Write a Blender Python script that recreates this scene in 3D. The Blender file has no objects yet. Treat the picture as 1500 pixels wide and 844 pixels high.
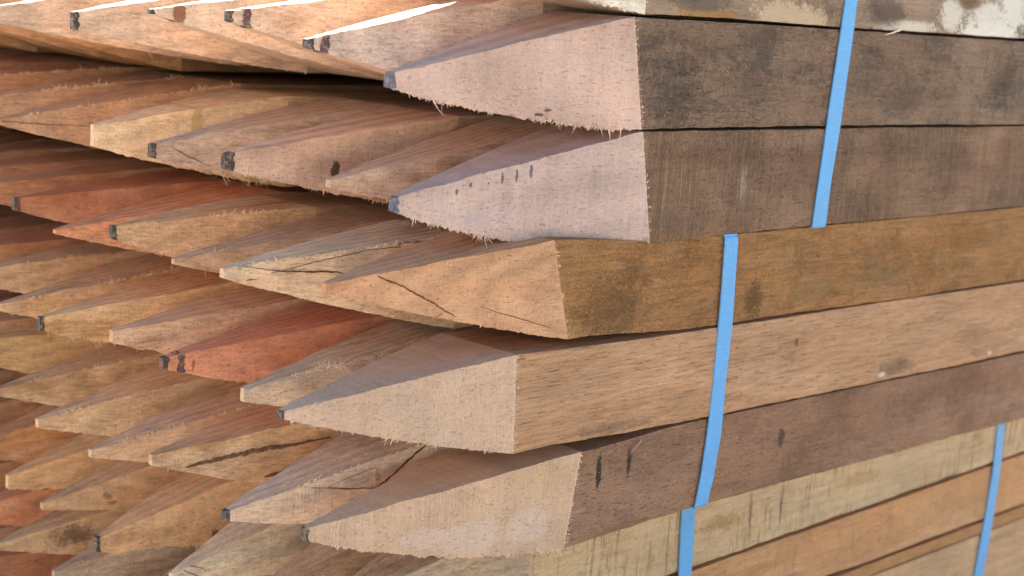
import bpy, math, random
from mathutils import Vector, Matrix, noise

# ------------------------------------------------------------------ scene, camera, world, sun, exposure
scene = bpy.context.scene
COL = scene.collection
ZOFF = 0.455                      # height of the first joint between two layers above the yard (m)
CAM_ROWS = [[0.715012, 0.076566, -0.694907, -0.54555], [-0.69571, 0.175868, -0.696461, -0.47215], [0.068887, 0.981432, 0.179016, 0.054434]]
CAM_LENS = 55.980
FOCUS = 0.718

cam_data = bpy.data.cameras.new("camera")
cam = bpy.data.objects.new("camera", cam_data)
COL.objects.link(cam)
m = Matrix([CAM_ROWS[0], CAM_ROWS[1], CAM_ROWS[2], [0, 0, 0, 1]])
m[2][3] += ZOFF
cam.matrix_world = m
cam_data.sensor_width = 36.0
cam_data.lens = CAM_LENS
cam_data.clip_start = 0.01
cam_data.clip_end = 500.0
cam_data.dof.use_dof = True
cam_data.dof.focus_distance = FOCUS
cam_data.dof.aperture_fstop = 13.0
scene.camera = cam

SUN_EL, SUN_ROT = math.radians(40), math.radians(26)      # sun stands behind the pile, a touch to the right
world = bpy.data.worlds.new("World")
scene.world = world
world.use_nodes = True
wn = world.node_tree
wn.nodes.clear()
sky = wn.nodes.new("ShaderNodeTexSky")
sky.sky_type = 'NISHITA'
sky.sun_disc = False
sky.sun_elevation = SUN_EL
sky.sun_rotation = SUN_ROT
sky.air_density = 1.0
sky.dust_density = 0.4
sky.ozone_density = 1.0
bg = wn.nodes.new("ShaderNodeBackground")
bg.inputs[1].default_value = 0.066
wo = wn.nodes.new("ShaderNodeOutputWorld")
wn.links.new(sky.outputs[0], bg.inputs[0])
wn.links.new(bg.outputs[0], wo.inputs[0])

sd = bpy.data.lights.new("sun", 'SUN')
sd.energy = 5.0
sd.angle = math.radians(0.5)
sd.color = (1.0, 0.95, 0.88)
sun = bpy.data.objects.new("sun", sd)
COL.objects.link(sun)
to_sun = Vector((math.sin(SUN_ROT) * math.cos(SUN_EL), math.cos(SUN_ROT) * math.cos(SUN_EL), math.sin(SUN_EL)))
sun.rotation_euler = to_sun.to_track_quat('Z', 'Y').to_euler()
sun.location = to_sun * 5

vs = scene.view_settings
vs.view_transform = 'Standard'
vs.look = 'None'
vs.gamma = 1.0
vs.use_curve_mapping = False
vs.exposure = 2.12
vs.use_white_balance = True
vs.white_balance_temperature = 6850
vs.white_balance_tint = 8
scene.render.engine = 'CYCLES'
scene.cycles.max_bounces = 8
scene.cycles.diffuse_bounces = 6

# ------------------------------------------------------------------ materials
def srgb(c):
    return tuple(((v / 255) / 12.92 if v / 255 <= 0.04045 else ((v / 255 + 0.055) / 1.055) ** 2.4) for v in c)


class NT:
    """small helper for building node trees"""
    def __init__(self, mat):
        self.t = mat.node_tree
        self.t.nodes.clear()
        self.out = self.n("ShaderNodeOutputMaterial")
        self.bsdf = self.n("ShaderNodeBsdfPrincipled")
        self.l(self.bsdf.outputs[0], self.out.inputs[0])

    def n(self, kind, **kw):
        nd = self.t.nodes.new(kind)
        for a, b in kw.items():
            setattr(nd, a, b)
        return nd

    def l(self, a, b):
        self.t.links.new(a, b)

    def put(self, sock, v):
        if hasattr(v, 'is_output'):
            self.l(v, sock)
        else:
            sock.default_value = v

    def math(self, op, a, b=0.0, c=0.0, clamp=False):
        nd = self.n("ShaderNodeMath", operation=op, use_clamp=clamp)
        self.put(nd.inputs[0], a); self.put(nd.inputs[1], b); self.put(nd.inputs[2], c)
        return nd.outputs[0]

    def vmath(self, op, a, b=(0, 0, 0)):
        nd = self.n("ShaderNodeVectorMath", operation=op)
        self.put(nd.inputs[0], a); self.put(nd.inputs[1], b)
        return nd.outputs[0]

    def noise(self, vec, scale, detail=3.0, rough=0.55, dist=0.0):
        nd = self.n("ShaderNodeTexNoise")
        self.l(vec, nd.inputs['Vector'])
        nd.inputs['Scale'].default_value = scale
        nd.inputs['Detail'].default_value = detail
        nd.inputs['Roughness'].default_value = rough
        nd.inputs['Distortion'].default_value = dist
        return nd.outputs[0]

    def ramp(self, v, lo, hi, a=0.0, b=1.0, smooth=True):
        nd = self.n("ShaderNodeMapRange")
        if smooth:
            nd.interpolation_type = 'SMOOTHSTEP'
        self.put(nd.inputs[0], v)
        nd.inputs[1].default_value = lo; nd.inputs[2].default_value = hi
        nd.inputs[3].default_value = a; nd.inputs[4].default_value = b
        return nd.outputs[0]

    def mix(self, fac, a, b, blend='MIX'):
        nd = self.n("ShaderNodeMix", data_type='RGBA', blend_type=blend)
        self.put(nd.inputs[0], fac)
        self.put(nd.inputs[6], a if hasattr(a, 'is_output') else (*a, 1))
        self.put(nd.inputs[7], b if hasattr(b, 'is_output') else (*b, 1))
        return nd.outputs[2]

    def scale(self, col, v):
        """colour times a scalar"""
        nd = self.n("ShaderNodeVectorMath", operation='SCALE')
        self.put(nd.inputs[0], col); self.put(nd.inputs[3], v)
        return nd.outputs[0]

    def bump(self, h, dist, strength=1.0, prev=None):
        nd = self.n("ShaderNodeBump")
        nd.inputs['Strength'].default_value = strength
        nd.inputs['Distance'].default_value = dist
        self.l(h, nd.inputs['Height'])
        if prev is not None:
            self.l(prev, nd.inputs['Normal'])
        return nd.outputs[0]


def wood(name, base=None, mul=1.0, ring=0.10, ring_scale=55.0, grain=0.16, mottle=0.14, saw=0.08, saw_scale=70.0, pore=0.35,
         hue=0.35, warm=(1.08, 0.95, 0.84), bump=0.00025, fur=0.0, blotch=0.0, blotch_col=(0.05, 0.045, 0.045), blotch_scale=30.0,
         streak_v=0.0, streak_v_col=(0.03, 0.028, 0.03), flakes=0.0, spots=(), rough=0.75, pore_len=0.16, saw_fine=0.0, sap=0.25):
    """Sawn wood as a solid texture: growth rings round a pith outside the stake, grain along X, saw ripple across it."""
    mat = bpy.data.materials.new(name)
    mat.use_nodes = True
    t = NT(mat)
    tc = t.n("ShaderNodeTexCoord").outputs['Object']
    oi = t.n("ShaderNodeObjectInfo")
    rnd = oi.outputs['Random']
    comb = t.n("ShaderNodeCombineXYZ")
    t.l(t.math('MULTIPLY', rnd, 7.3), comb.inputs[0])
    t.l(t.math('MULTIPLY', rnd, 3.1), comb.inputs[1])
    t.l(t.math('MULTIPLY', rnd, 5.7), comb.inputs[2])
    P = t.vmath('ADD', tc, comb.outputs[0])
    stretch = t.vmath('MULTIPLY', P, (0.07, 1, 1))
    if base is None:
        c0 = oi.outputs['Color']
    else:
        rgb = t.n("ShaderNodeRGB"); rgb.outputs[0].default_value = (*srgb(base), 1); c0 = rgb.outputs[0]
    # growth rings
    rcomb = t.n("ShaderNodeCombineXYZ")
    t.l(t.math('MULTIPLY_ADD', rnd, 0.06, 0.02), rcomb.inputs[1])
    t.l(t.math('MULTIPLY_ADD', t.math('FRACT', t.math('MULTIPLY', rnd, 13.7)), 0.12, -0.06), rcomb.inputs[2])
    rp = t.vmath('MULTIPLY', t.vmath('ADD', tc, rcomb.outputs[0]), (0.15, 1, 1))
    wv = t.n("ShaderNodeTexWave", wave_type='RINGS', rings_direction='X', wave_profile='SIN')
    t.l(rp, wv.inputs['Vector'])
    wv.inputs['Scale'].default_value = ring_scale
    wv.inputs['Distortion'].default_value = 5.0
    wv.inputs['Detail'].default_value = 3.0
    wv.inputs['Detail Scale'].default_value = 0.6
    rings = wv.outputs['Fac']
    # fields
    low = t.noise(t.vmath('MULTIPLY', P, (0.4, 1, 1)), 28, 3, 0.55, 0.6)
    grain_n = t.noise(stretch, 700, 5, 0.65)
    mott = t.noise(P, 1100, 3, 0.7)
    sawp = t.vmath('MULTIPLY', P, (1, 0.12, 0.12))
    saw_n = t.noise(sawp, 300, 3, 0.6)
    saw_lo = t.noise(sawp, saw_scale, 2, 0.5)
    pore_n = t.noise(t.vmath('MULTIPLY', P, (pore_len, 1, 1)), 1500, 2, 0.6)
    pores = t.ramp(pore_n, 0.60, 0.74)
    # colour
    v = t.math('MULTIPLY_ADD', t.math('SUBTRACT', rings, 0.5), 2 * ring, 1.0)
    v = t.math('ADD', v, t.math('MULTIPLY', t.math('SUBTRACT', grain_n, 0.5), 6 * grain))
    v = t.math('ADD', v, t.math('MULTIPLY', t.math('SUBTRACT', mott, 0.5), 5.5 * mottle))
    v = t.math('ADD', v, t.math('MULTIPLY', t.math('SUBTRACT', saw_n, 0.5), 3 * saw))
    v = t.math('ADD', v, t.math('MULTIPLY', t.math('SUBTRACT', saw_lo, 0.5), 3 * saw))
    v = t.math('ADD', v, t.math('MULTIPLY', t.math('SUBTRACT', low, 0.5), 0.55))
    if saw_fine > 0:
        sw = t.n("ShaderNodeTexWave", wave_type='BANDS', bands_direction='X', wave_profile='SIN')
        t.l(t.vmath('MULTIPLY', P, (1, 0.1, 0.12)), sw.inputs['Vector'])
        sw.inputs['Scale'].default_value = 190
        sw.inputs['Distortion'].default_value = 9.0
        sw.inputs['Detail'].default_value = 2.0
        smod = t.ramp(t.noise(P, 24, 2, 0.5), 0.35, 0.65)
        sfine = t.math('MULTIPLY', t.math('SUBTRACT', sw.outputs['Fac'], 0.5), smod)
        v = t.math('ADD', v, t.math('MULTIPLY', sfine, 2 * saw_fine))
    v = t.math('MULTIPLY', v, mul)
    v = t.math('MAXIMUM', v, 0.15)
    hue_n = t.ramp(t.noise(t.vmath('MULTIPLY', P, (0.3, 1, 1)), 45, 2, 0.5, 0.8), 0.35, 0.7)
    col = t.mix(t.math('MULTIPLY', hue_n, hue), c0, t.mix(1.0, c0, warm, 'MULTIPLY'))
    if sap > 0:
        sp_ = t.ramp(t.noise(t.vmath('MULTIPLY', P, (0.22, 1, 1)), 34, 3, 0.55, 0.5), 0.50, 0.62)
        col = t.mix(t.math('MULTIPLY', sp_, sap), col, t.mix(0.35, t.scale(col, 1.25), (0.62, 0.50, 0.38)))
        dk_ = t.ramp(t.noise(t.vmath('MULTIPLY', P, (0.16, 1, 1)), 60, 4, 0.6, 0.7), 0.56, 0.70)
        col = t.mix(t.math('MULTIPLY', dk_, sap * 1.2), col, t.mix(1.0, col, (0.66, 0.55, 0.48), 'MULTIPLY'))
    col = t.scale(col, v)
    col = t.mix(t.math('MULTIPLY', pores, pore), col, t.scale(col, 0.42))
    if blotch > 0:
        b1 = t.noise(t.vmath('MULTIPLY', P, (0.5, 1, 1)), blotch_scale, 7, 0.68, 0.5)
        b2 = t.noise(P, 420, 3, 0.7)
        bm = t.ramp(t.math('ADD', b1, t.math('MULTIPLY', t.math('SUBTRACT', b2, 0.5), 0.35)), 0.46, 0.66)
        col = t.mix(t.math('MULTIPLY', bm, blotch), col, blotch_col)
    if streak_v > 0:
        s1 = t.noise(t.vmath('MULTIPLY', P, (1, 0.1, 0.07)), 420, 3, 0.65)
        s2 = t.noise(t.vmath('MULTIPLY', P, (1, 1, 0.6)), 26, 3, 0.6)
        sm = t.math('MULTIPLY', t.ramp(s1, 0.52, 0.64), t.ramp(s2, 0.42, 0.62))
        col = t.mix(t.math('MULTIPLY', sm, streak_v), col, streak_v_col)
    # stains of their own shape: (x, z, rx, rz, amount, colour, softness) in metres of the object
    if spots:
        sep = t.n("ShaderNodeSeparateXYZ")
        t.l(tc, sep.inputs[0])
        w1 = t.noise(tc, 160, 4, 0.6)
        w2 = t.noise(tc, 700, 3, 0.7)
        wob = t.math('ADD', t.math('MULTIPLY', t.math('SUBTRACT', w1, 0.5), 1.5), t.math('MULTIPLY', t.math('SUBTRACT', w2, 0.5), 2.0))
        for (x, z, rx, rz, amt, c, soft) in spots:
            dx = t.math('DIVIDE', t.math('SUBTRACT', sep.outputs[0], x), rx)
            dz = t.math('DIVIDE', t.math('SUBTRACT', sep.outputs[2], z), rz)
            d = t.math('SQRT', t.math('ADD', t.math('MULTIPLY', dx, dx), t.math('MULTIPLY', dz, dz)))
            d = t.math('ADD', d, t.math('MULTIPLY', wob, 0.4 + 1.3 * soft))
            msk = t.ramp(d, 1.0 + soft * 0.5, 1.0 - soft * 0.9, 0.0, 1.0)
            col = t.mix(t.math('MULTIPLY', msk, amt), col, srgb(c))
    if flakes > 0:
        fl = t.ramp(t.noise(t.vmath('MULTIPLY', P, (0.8, 1, 1)), 520, 2, 0.5), 0.70, 0.76)
        flm = t.ramp(t.noise(P, 60, 2, 0.5), 0.5, 0.62)
        col = t.mix(t.math('MULTIPLY', t.math('MULTIPLY', fl, flm), flakes), col, srgb((214, 200, 184)))
    t.l(col, t.bsdf.inputs['Base Color'])
    t.bsdf.inputs['Roughness'].default_value = rough
    t.bsdf.inputs['Specular IOR Level'].default_value = 0.22
    # relief
    h = t.math('ADD', t.math('MULTIPLY', grain_n, 0.8), t.math('MULTIPLY', mott, 0.8))
    h = t.math('ADD', h, t.math('MULTIPLY', saw_n, 0.6))
    h = t.math('SUBTRACT', h, t.math('MULTIPLY', pores, 0.6))
    if saw_fine > 0:
        h = t.math('ADD', h, t.math('MULTIPLY', sfine, 8 * saw_fine))
    if fur > 0:
        f1 = t.noise(t.vmath('MULTIPLY', P, (0.45, 1, 1)), 420, 5, 0.7, 1.4)
        f2 = t.noise(t.vmath('MULTIPLY', P, (0.7, 1, 1)), 1200, 3, 0.7, 0.8)
        h = t.math('ADD', h, t.math('MULTIPLY', t.math('ADD', f1, t.math('MULTIPLY', f2, 0.5)), fur))
    nrm = t.bump(h, bump * 2.2, 1.0)
    t.l(nrm, t.bsdf.inputs['Normal'])
    return mat


def plain(name, c, rough=0.7, var=0.3, scale=500, bump=0.0002, spec=0.25):
    mat = bpy.data.materials.new(name)
    mat.use_nodes = True
    t = NT(mat)
    tc = t.n("ShaderNodeTexCoord").outputs['Object']
    nz = t.noise(tc, scale, 4, 0.65)
    v = t.math('MULTIPLY_ADD', t.math('SUBTRACT', nz, 0.5), 4 * var, 1.0)
    rgb = t.n("ShaderNodeRGB"); rgb.outputs[0].default_value = (*srgb(c), 1)
    t.l(t.scale(rgb.outputs[0], t.math('MAXIMUM', v, 0.1)), t.bsdf.inputs['Base Color'])
    t.bsdf.inputs['Roughness'].default_value = rough
    t.bsdf.inputs['Specular IOR Level'].default_value = spec
    t.l(t.bump(nz, bump), t.bsdf.inputs['Normal'])
    return mat


def ink(name, c):
    """stencil ink soaked into the end grain, patchy so the wood shows through"""
    mat = bpy.data.materials.new(name)
    mat.use_nodes = True
    t = NT(mat)
    tc = t.n("ShaderNodeTexCoord").outputs['Object']
    oi = t.n("ShaderNodeObjectInfo")
    a = t.noise(tc, 900, 4, 0.7); b = t.noise(tc, 260, 3, 0.6)
    f = t.ramp(t.math('ADD', a, t.math('MULTIPLY', b, 0.7)), 0.80, 1.08)
    col = t.mix(f, srgb(c), t.scale(oi.outputs['Color'], 0.55))
    t.l(col, t.bsdf.inputs['Base Color'])
    t.bsdf.inputs['Roughness'].default_value = 0.65
    t.l(t.bump(a, 0.0004), t.bsdf.inputs['Normal'])
    return mat


def tinted(name, mul, var=0.25):
    """fibres: the colour of their stake, paler"""
    mat = bpy.data.materials.new(name)
    mat.use_nodes = True
    t = NT(mat)
    tc = t.n("ShaderNodeTexCoord").outputs['Object']
    oi = t.n("ShaderNodeObjectInfo")
    nz = t.noise(tc, 300, 3, 0.65)
    v = t.math('MULTIPLY_ADD', t.math('SUBTRACT', nz, 0.5), 4 * var, mul)
    t.l(t.scale(oi.outputs['Color'], v), t.bsdf.inputs['Base Color'])
    t.bsdf.inputs['Roughness'].default_value = 0.7
    t.bsdf.inputs['Specular IOR Level'].default_value = 0.25
    return mat


STAKES = [
    (0, 0, 0.0, 49, (-116.7, 77.9, 71.5), (-3.9, 98.8), (-3.3, 51.2), {'col': (223, 210, 195), 'fb': 0.5, 'look': 'weathered stake with flaking white lichen'}),
    (0, 1, 50.0, 49, (-139.6, 79.5, 74.6), (-17.8, 104.7), (-16.3, 61.0), {'col': (202, 168, 137), 'look': 'stake'}),
    (1, 0, 0.0, 49, (-129.4, 21.0, 15.6), (-9.9, 49.8), (0.9, -0.0), {'bb': 3, 'col': (210, 174, 158), 'ink': 4, 'fb': 0.9, 'look': 'pink beige stake with wide cut face, blue black tip'}),
    (1, 1, 50.0, 49, (-133.3, 31.2, 27.8), (-16.9, 58.2), (-19.3, 7.9), {'col': (223, 192, 174), 'ink': 5, 'ink2': 1, 'ri': -4.5, 'look': 'pinkish brown stake with sunlit white top edge'}),
    (1, 2, 100.0, 49, (-139.0, 40.1, 35.7), (-16.0, 57.6), (-13.8, 8.6), {'col': (216, 187, 164), 'ink': 3, 'ink2': 1, 'ri': -2.0, 'look': 'tan stake with a black tip and glinting lower edge'}),
    (1, 3, 150.0, 49, (-147.0, 37.7, 35.9), (-19.8, 57.6), (-19.9, 8.5), {'col': (219, 192, 170), 'ink': 2, 'ft': 0.0, 'ri': -2.0, 'look': 'pale stake with a square brown patch behind its tip'}),
    (1, 4, 200.0, 49, (-158.4, 33.2, 25.2), (-33.3, 57.4), (-36.7, 8.6), {'col': (216, 185, 160), 'ink': 4, 'fb': 0.25, 'ri': -2.0, 'look': 'orange tan stake with a blunt tall black tip'}),
    (1, 5, 250.0, 49, (-173.5, 32.5, 25.2), (-43.8, 57.0), (-44.6, 8.3), {'col': (214, 183, 158), 'ri': -2.0, 'look': 'plain tan stake'}),
    (2, 0, 0.0, 49, (-123.2, -29.6, -35.2), (2.0, -0.9), (13.4, -52.9), {'bb': 6, 'col': (208, 178, 166), 'ink': 3, 'fb': 1, 'look': 'pale pink stake with small ink drips along its upper edge'}),
    (2, 1, 50.0, 49, (-117.7, -28.9, -32.2), (8.4, -3.4), (6.0, -50.6), {'col': (213, 174, 147), 'fb': 0.9, 'look': 'light brown stake without a painted tip'}),
    (2, 2, 100.0, 49, (-138.0, -23.1, -29.8), (-19.4, -3.9), (-24.8, -50.5), {'col': (218, 179, 154), 'ink': 7, 'fb': 0.6, 'look': 'banded pinkish stake with purple black tip'}),
    (2, 3, 150.0, 49, (-145.0, -24.4, -30.4), (-20.4, -3.4), (-19.9, -50.6), {'col': (202, 168, 143), 'ink': 4, 'fb': 1, 'look': 'greyish brown rough stake with a fine crack and black tip'}),
    (2, 4, 200.0, 49, (-146.6, -20.4, -30.7), (-48.1, -3.7), (-46.9, -51.1), {'col': (238, 200, 158), 'fb': 0.5, 'look': 'pale yellow stake with a blunt ragged unpainted end'}),
    (2, 5, 250.0, 49, (-170.0, -22.4, -25.5), (-43.1, -1.5), (-39.9, -52.1), {'col': (196, 152, 119), 'ft': 0.4, 'look': 'brown stake with a long crack running back from its tip'}),
    (2, 6, 300.0, 49, (-164.7, -17.5, -21.8), (-39.3, -1.8), (-44.1, -51.2), {'col': (189, 148, 117), 'ft': 0.9, 'look': 'brown stake with a sunlit white sliver along its edge'}),
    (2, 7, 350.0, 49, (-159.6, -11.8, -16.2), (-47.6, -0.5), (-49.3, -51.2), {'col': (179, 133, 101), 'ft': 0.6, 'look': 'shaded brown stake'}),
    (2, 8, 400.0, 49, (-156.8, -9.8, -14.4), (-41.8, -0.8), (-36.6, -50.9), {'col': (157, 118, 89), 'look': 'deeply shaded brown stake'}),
    (3, 0, 0.0, 49, (-156.1, -63.0, -66.9), (-50.6, -47.7), (-37.1, -93.1), {'col': (204, 154, 118), 'look': 'orange tan stake with a dark bark seam across its cut face'}),
    (3, 1, 50.0, 49, (-170.9, -64.4, -68.4), (-57.7, -52.8), (-60.2, -95.9), {'col': (220, 184, 150), 'ft': 0.9, 'look': 'tan stake with a split and splintered tip'}),
    (3, 2, 100.0, 49, (-162.6, -69.2, -71.6), (-34.5, -53.4), (-32.1, -95.6), {'col': (197, 158, 127), 'fb': 0, 'ft': 0.2, 'look': 'dull brown stake with a narrow plain tip'}),
    (3, 3, 150.0, 49, (-164.3, -62.0, -67.8), (-65.0, -54.0), (-66.1, -96.2), {'col': (219, 174, 132), 'ink': 3, 'ft': 0.8, 'look': 'yellowish stake with a black tip and hairy upper edge'}),
    (3, 4, 200.0, 49, (-165.7, -71.2, -73.2), (-48.2, -53.8), (-48.5, -96.4), {'col': (220, 153, 114), 'look': 'orange red stake with a clean sharp tip'}),
    (3, 5, 250.0, 49, (-161.4, -62.9, -68.8), (-49.0, -53.8), (-46.5, -96.2), {'col': (197, 130, 95), 'ink': 4, 'look': 'red brown stake with a bluish black tip'}),
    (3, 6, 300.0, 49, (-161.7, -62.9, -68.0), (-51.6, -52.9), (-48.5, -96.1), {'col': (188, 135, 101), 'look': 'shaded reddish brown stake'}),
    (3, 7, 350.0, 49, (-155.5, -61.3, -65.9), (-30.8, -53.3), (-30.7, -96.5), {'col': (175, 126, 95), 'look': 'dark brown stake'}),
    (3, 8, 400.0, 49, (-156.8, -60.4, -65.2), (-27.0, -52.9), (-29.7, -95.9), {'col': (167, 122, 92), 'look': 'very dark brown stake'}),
    (4, 0, 0.0, 49, (-175.6, -113.4, -116.2), (-68.7, -96.8), (-66.4, -141.5), {'col': (212, 176, 150), 'ink': 2, 'fb': 0.15, 'look': 'cream stake with a clean triangular cut face'}),
    (4, 1, 50.0, 49, (-158.2, -117.4, -123.2), (-35.2, -97.9), (-32.6, -141.9), {'col': (204, 174, 148), 'ft': 0.8, 'look': 'greyish brown stake with a blunt frayed tip'}),
    (4, 2, 100.0, 49, (-167.0, -113.6, -118.6), (-49.0, -98.5), (-50.0, -142.4), {'col': (214, 140, 107), 'ink': 4, 'ink2': 1, 'look': 'red stake with a double black mark at its tip'}),
    (4, 3, 150.0, 49, (-163.0, -111.5, -117.1), (-46.1, -98.5), (-46.5, -143.1), {'col': (221, 179, 145), 'ft': 0.15, 'fb': 0.5, 'look': 'pinkish tan stake with an unpainted flaking tip'}),
    (4, 4, 200.0, 49, (-173.2, -114.0, -120.2), (-57.1, -98.0), (-57.8, -141.9), {'col': (229, 183, 134), 'ink': 3, 'fb': 0.8, 'look': 'straw yellow stake with a ragged lower edge and black tip'}),
    (4, 5, 250.0, 49, (-168.9, -117.0, -120.5), (-53.1, -98.8), (-53.1, -142.4), {'col': (211, 168, 124), 'ft': 0.7, 'look': 'orange tan stake with a rough brown ridge'}),
    (4, 6, 300.0, 49, (-164.0, -108.9, -114.1), (-39.4, -98.0), (-40.3, -142.5), {'col': (205, 166, 127), 'ft': 0.4, 'look': 'tan stake'}),
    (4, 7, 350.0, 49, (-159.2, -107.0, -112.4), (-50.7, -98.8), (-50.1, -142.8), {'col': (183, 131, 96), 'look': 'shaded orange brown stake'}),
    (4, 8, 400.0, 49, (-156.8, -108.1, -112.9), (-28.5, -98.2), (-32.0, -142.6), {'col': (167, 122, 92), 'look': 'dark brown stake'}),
    (5, 0, 0.0, 49, (-160.5, -164.8, -169.8), (-22.1, -147.4), (-29.0, -192.3), {'bb': 5, 'col': (212, 174, 144), 'ink': 2, 'fb': 0.7, 'fbc': (222, 178, 158), 'look': 'cream stake with a pale water mark on its wide cut face'}),
    (5, 1, 50.0, 49, (-165.2, -171.0, -175.0), (-53.1, -145.3), (-53.9, -189.0), {'col': (220, 188, 161), 'ink': 3, 'ft': 0.25, 'look': 'pink brown stake with a broken out notch and black tip'}),
    (5, 2, 100.0, 49, (-171.1, -157.7, -162.5), (-63.7, -144.3), (-64.4, -188.8), {'col': (213, 170, 130), 'ink': 0, 'look': 'tan stake with a long dark bark streak'}),
    (5, 3, 150.0, 49, (-172.7, -168.0, -171.7), (-48.4, -145.5), (-46.5, -188.7), {'col': (217, 176, 141), 'ft': 0.5, 'look': 'light tan stake with a fuzzy ridge', 'ink': 0}),
    (5, 4, 200.0, 49, (-173.4, -165.1, -169.3), (-58.5, -145.0), (-59.8, -189.1), {'col': (221, 182, 141), 'ink': 0, 'ft': 0.6, 'look': 'straw tan stake with chips along its ridge'}),
    (5, 5, 250.0, 49, (-169.5, -161.4, -165.0), (-57.4, -144.5), (-56.7, -189.5), {'col': (207, 168, 127), 'ft': 0.3, 'look': 'ochre tan stake'}),
    (5, 6, 300.0, 49, (-162.9, -147.1, -156.9), (-47.9, -144.8), (-49.5, -189.0), {'col': (205, 167, 120), 'look': 'yellow brown stake'}),
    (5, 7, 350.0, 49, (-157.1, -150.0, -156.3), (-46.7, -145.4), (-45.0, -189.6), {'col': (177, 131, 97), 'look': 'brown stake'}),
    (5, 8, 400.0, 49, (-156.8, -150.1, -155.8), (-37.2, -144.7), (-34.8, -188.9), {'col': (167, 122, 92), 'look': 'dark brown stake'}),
    (6, 0, 36.0, 49, (-127.4, -223.2, -228.1), (-13.1, -190.6), (-12.3, -237), {'col': (188, 162, 138), 'look': 'grey brown stake'}),
    (6, 1, 86.0, 49, (-122.4, -230.4, -235.6), (-2.1, -191.3), (-5.4, -236.7), {'col': (198, 163, 133), 'look': 'smooth brown stake'}),
    (6, 2, 136.0, 49, (-135.3, -233.0, -241.5), (-20.4, -191.9), (-24.4, -236.1), {'col': (216, 193, 166), 'look': 'grey beige wide stake with dark lines across its tip'}),
    (6, 3, 186.0, 49, (-147.7, -227.1, -234.4), (-36.5, -191.7), (-34.0, -236.5), {'col': (217, 174, 134), 'ink': 3, 'fb': 0.7, 'look': 'orange tan stake with dark knot and ragged lower edge'}),
    (6, 4, 236.0, 49, (-150.6, -222.4, -225.8), (-26.5, -191.7), (-24.9, -237.1), {'col': (213, 172, 133), 'look': 'tan stake with a flaky unpainted tip', 'fb': 0.1}),
    (6, 5, 286.0, 49, (-144.7, -221.6, -229.0), (-19.2, -191.8), (-21.4, -236.1), {'col': (222, 178, 132), 'fb': 0.8, 'look': 'pale yellow blunt stake with a ragged lower edge'}),
    (6, 6, 336.0, 49, (-145.9, -217.8, -224.7), (-25.9, -191.0), (-29.6, -236.7), {'col': (201, 148, 106), 'look': 'orange brown stake'}),
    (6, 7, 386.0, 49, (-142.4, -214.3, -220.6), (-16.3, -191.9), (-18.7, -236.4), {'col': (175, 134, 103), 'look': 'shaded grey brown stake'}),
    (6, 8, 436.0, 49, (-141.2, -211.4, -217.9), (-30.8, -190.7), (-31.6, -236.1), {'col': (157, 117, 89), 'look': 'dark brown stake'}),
    (7, 3, 186.0, 49, (-135.7, -270.3, -275.9), (-24.0, -238.3), (-23.3, -282.2), {'col': (189, 156, 126), 'look': 'brown stake'}),
    (7, 4, 236.0, 49, (-143.2, -261.6, -269.3), (-27.7, -238.1), (-31.2, -282.9), {'col': (192, 164, 138), 'ft': 0.3, 'look': 'grey tan stake with a chipped tip'}),
    (7, 5, 286.0, 49, (-150.2, -259.7, -263.3), (-38.9, -238.4), (-37.8, -282.1), {'col': (208, 170, 131), 'look': 'tan stake with a large dark stain on its cut face'}),
    (7, 6, 336.0, 49, (-144.8, -254.5, -262.7), (-28.8, -238.7), (-29.0, -282.7), {'col': (212, 144, 104), 'look': 'orange red stake'}),
    (7, 7, 386.0, 49, (-142.2, -250.1, -256.5), (-32.5, -238.3), (-34.3, -283.1), {'col': (179, 135, 101), 'look': 'brown stake'}),
    (7, 0, 36.0, 49, (-108.7, -275.7, -282.6), (16.9, -238), (17.0, -283), {'col': (201, 162, 127), 'look': 'orange brown stake'}),
    (7, 1, 86.0, 49, (-116.9, -278.9, -286.0), (9.2, -238.2), (8.3, -282.8), {'col': (191, 156, 126), 'look': 'stake'}),
    (7, 2, 136.0, 49, (-126.7, -277.0, -284.2), (-16.6, -238.5), (-20.3, -282.2), {'col': (191, 156, 126), 'look': 'stake'}),
    (8, 0, 36.0, 49, (-111.6, -325.9, -332.9), (14.5, -284), (14.9, -330), {'col': (202, 168, 132), 'look': 'tan stake'}),
    (8, 4, 236.0, 49, (-146.4, -303.9, -309.8), (-24.4, -284.0), (-22.8, -329.1), {'col': (188, 135, 105), 'look': 'stake'}),
    (8, 5, 286.0, 49, (-144.6, -289.1, -296.3), (-18.4, -284.6), (-16.4, -329.4), {'col': (205, 132, 95), 'look': 'red stake'}),
    (8, 6, 336.0, 49, (-145.4, -287.3, -294.4), (-25.8, -284.4), (-22.8, -329.7), {'col': (177, 127, 95), 'look': 'brown stake'}),
    (8, 7, 386.0, 49, (-142.1, -288.5, -295.0), (-20.9, -285.0), (-15.2, -330.1), {'col': (167, 124, 94), 'look': 'brown stake'}),
    (1, 6, 300.0, 49, (-170.8, 36.3, 30.3), (-48.4, 49.9), (-48.4, 1.1), {'col': (190, 145, 106), 'look': 'tan stake'}),
    (1, 7, 350.0, 49, (-174.4, 36.3, 30.3), (-54.6, 49.4), (-50.8, 1.0), {'col': (190, 145, 106), 'look': 'tan stake'}),
    (1, 8, 400.0, 49, (-153.8, 36.3, 30.3), (-42.6, 49.4), (-41.6, 0.4), {'col': (190, 145, 106), 'look': 'tan stake'}),
    (1, 9, 450.0, 49, (-168.3, 36.2, 30.2), (-61.0, 48.7), (-56.9, 0.7), {'col': (190, 145, 106), 'look': 'tan stake'}),
    (1, 10, 500.0, 49, (-164.5, 36.3, 30.2), (-50.7, 49.7), (-52.7, 0.6), {'col': (190, 145, 106), 'look': 'tan stake'}),
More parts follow.
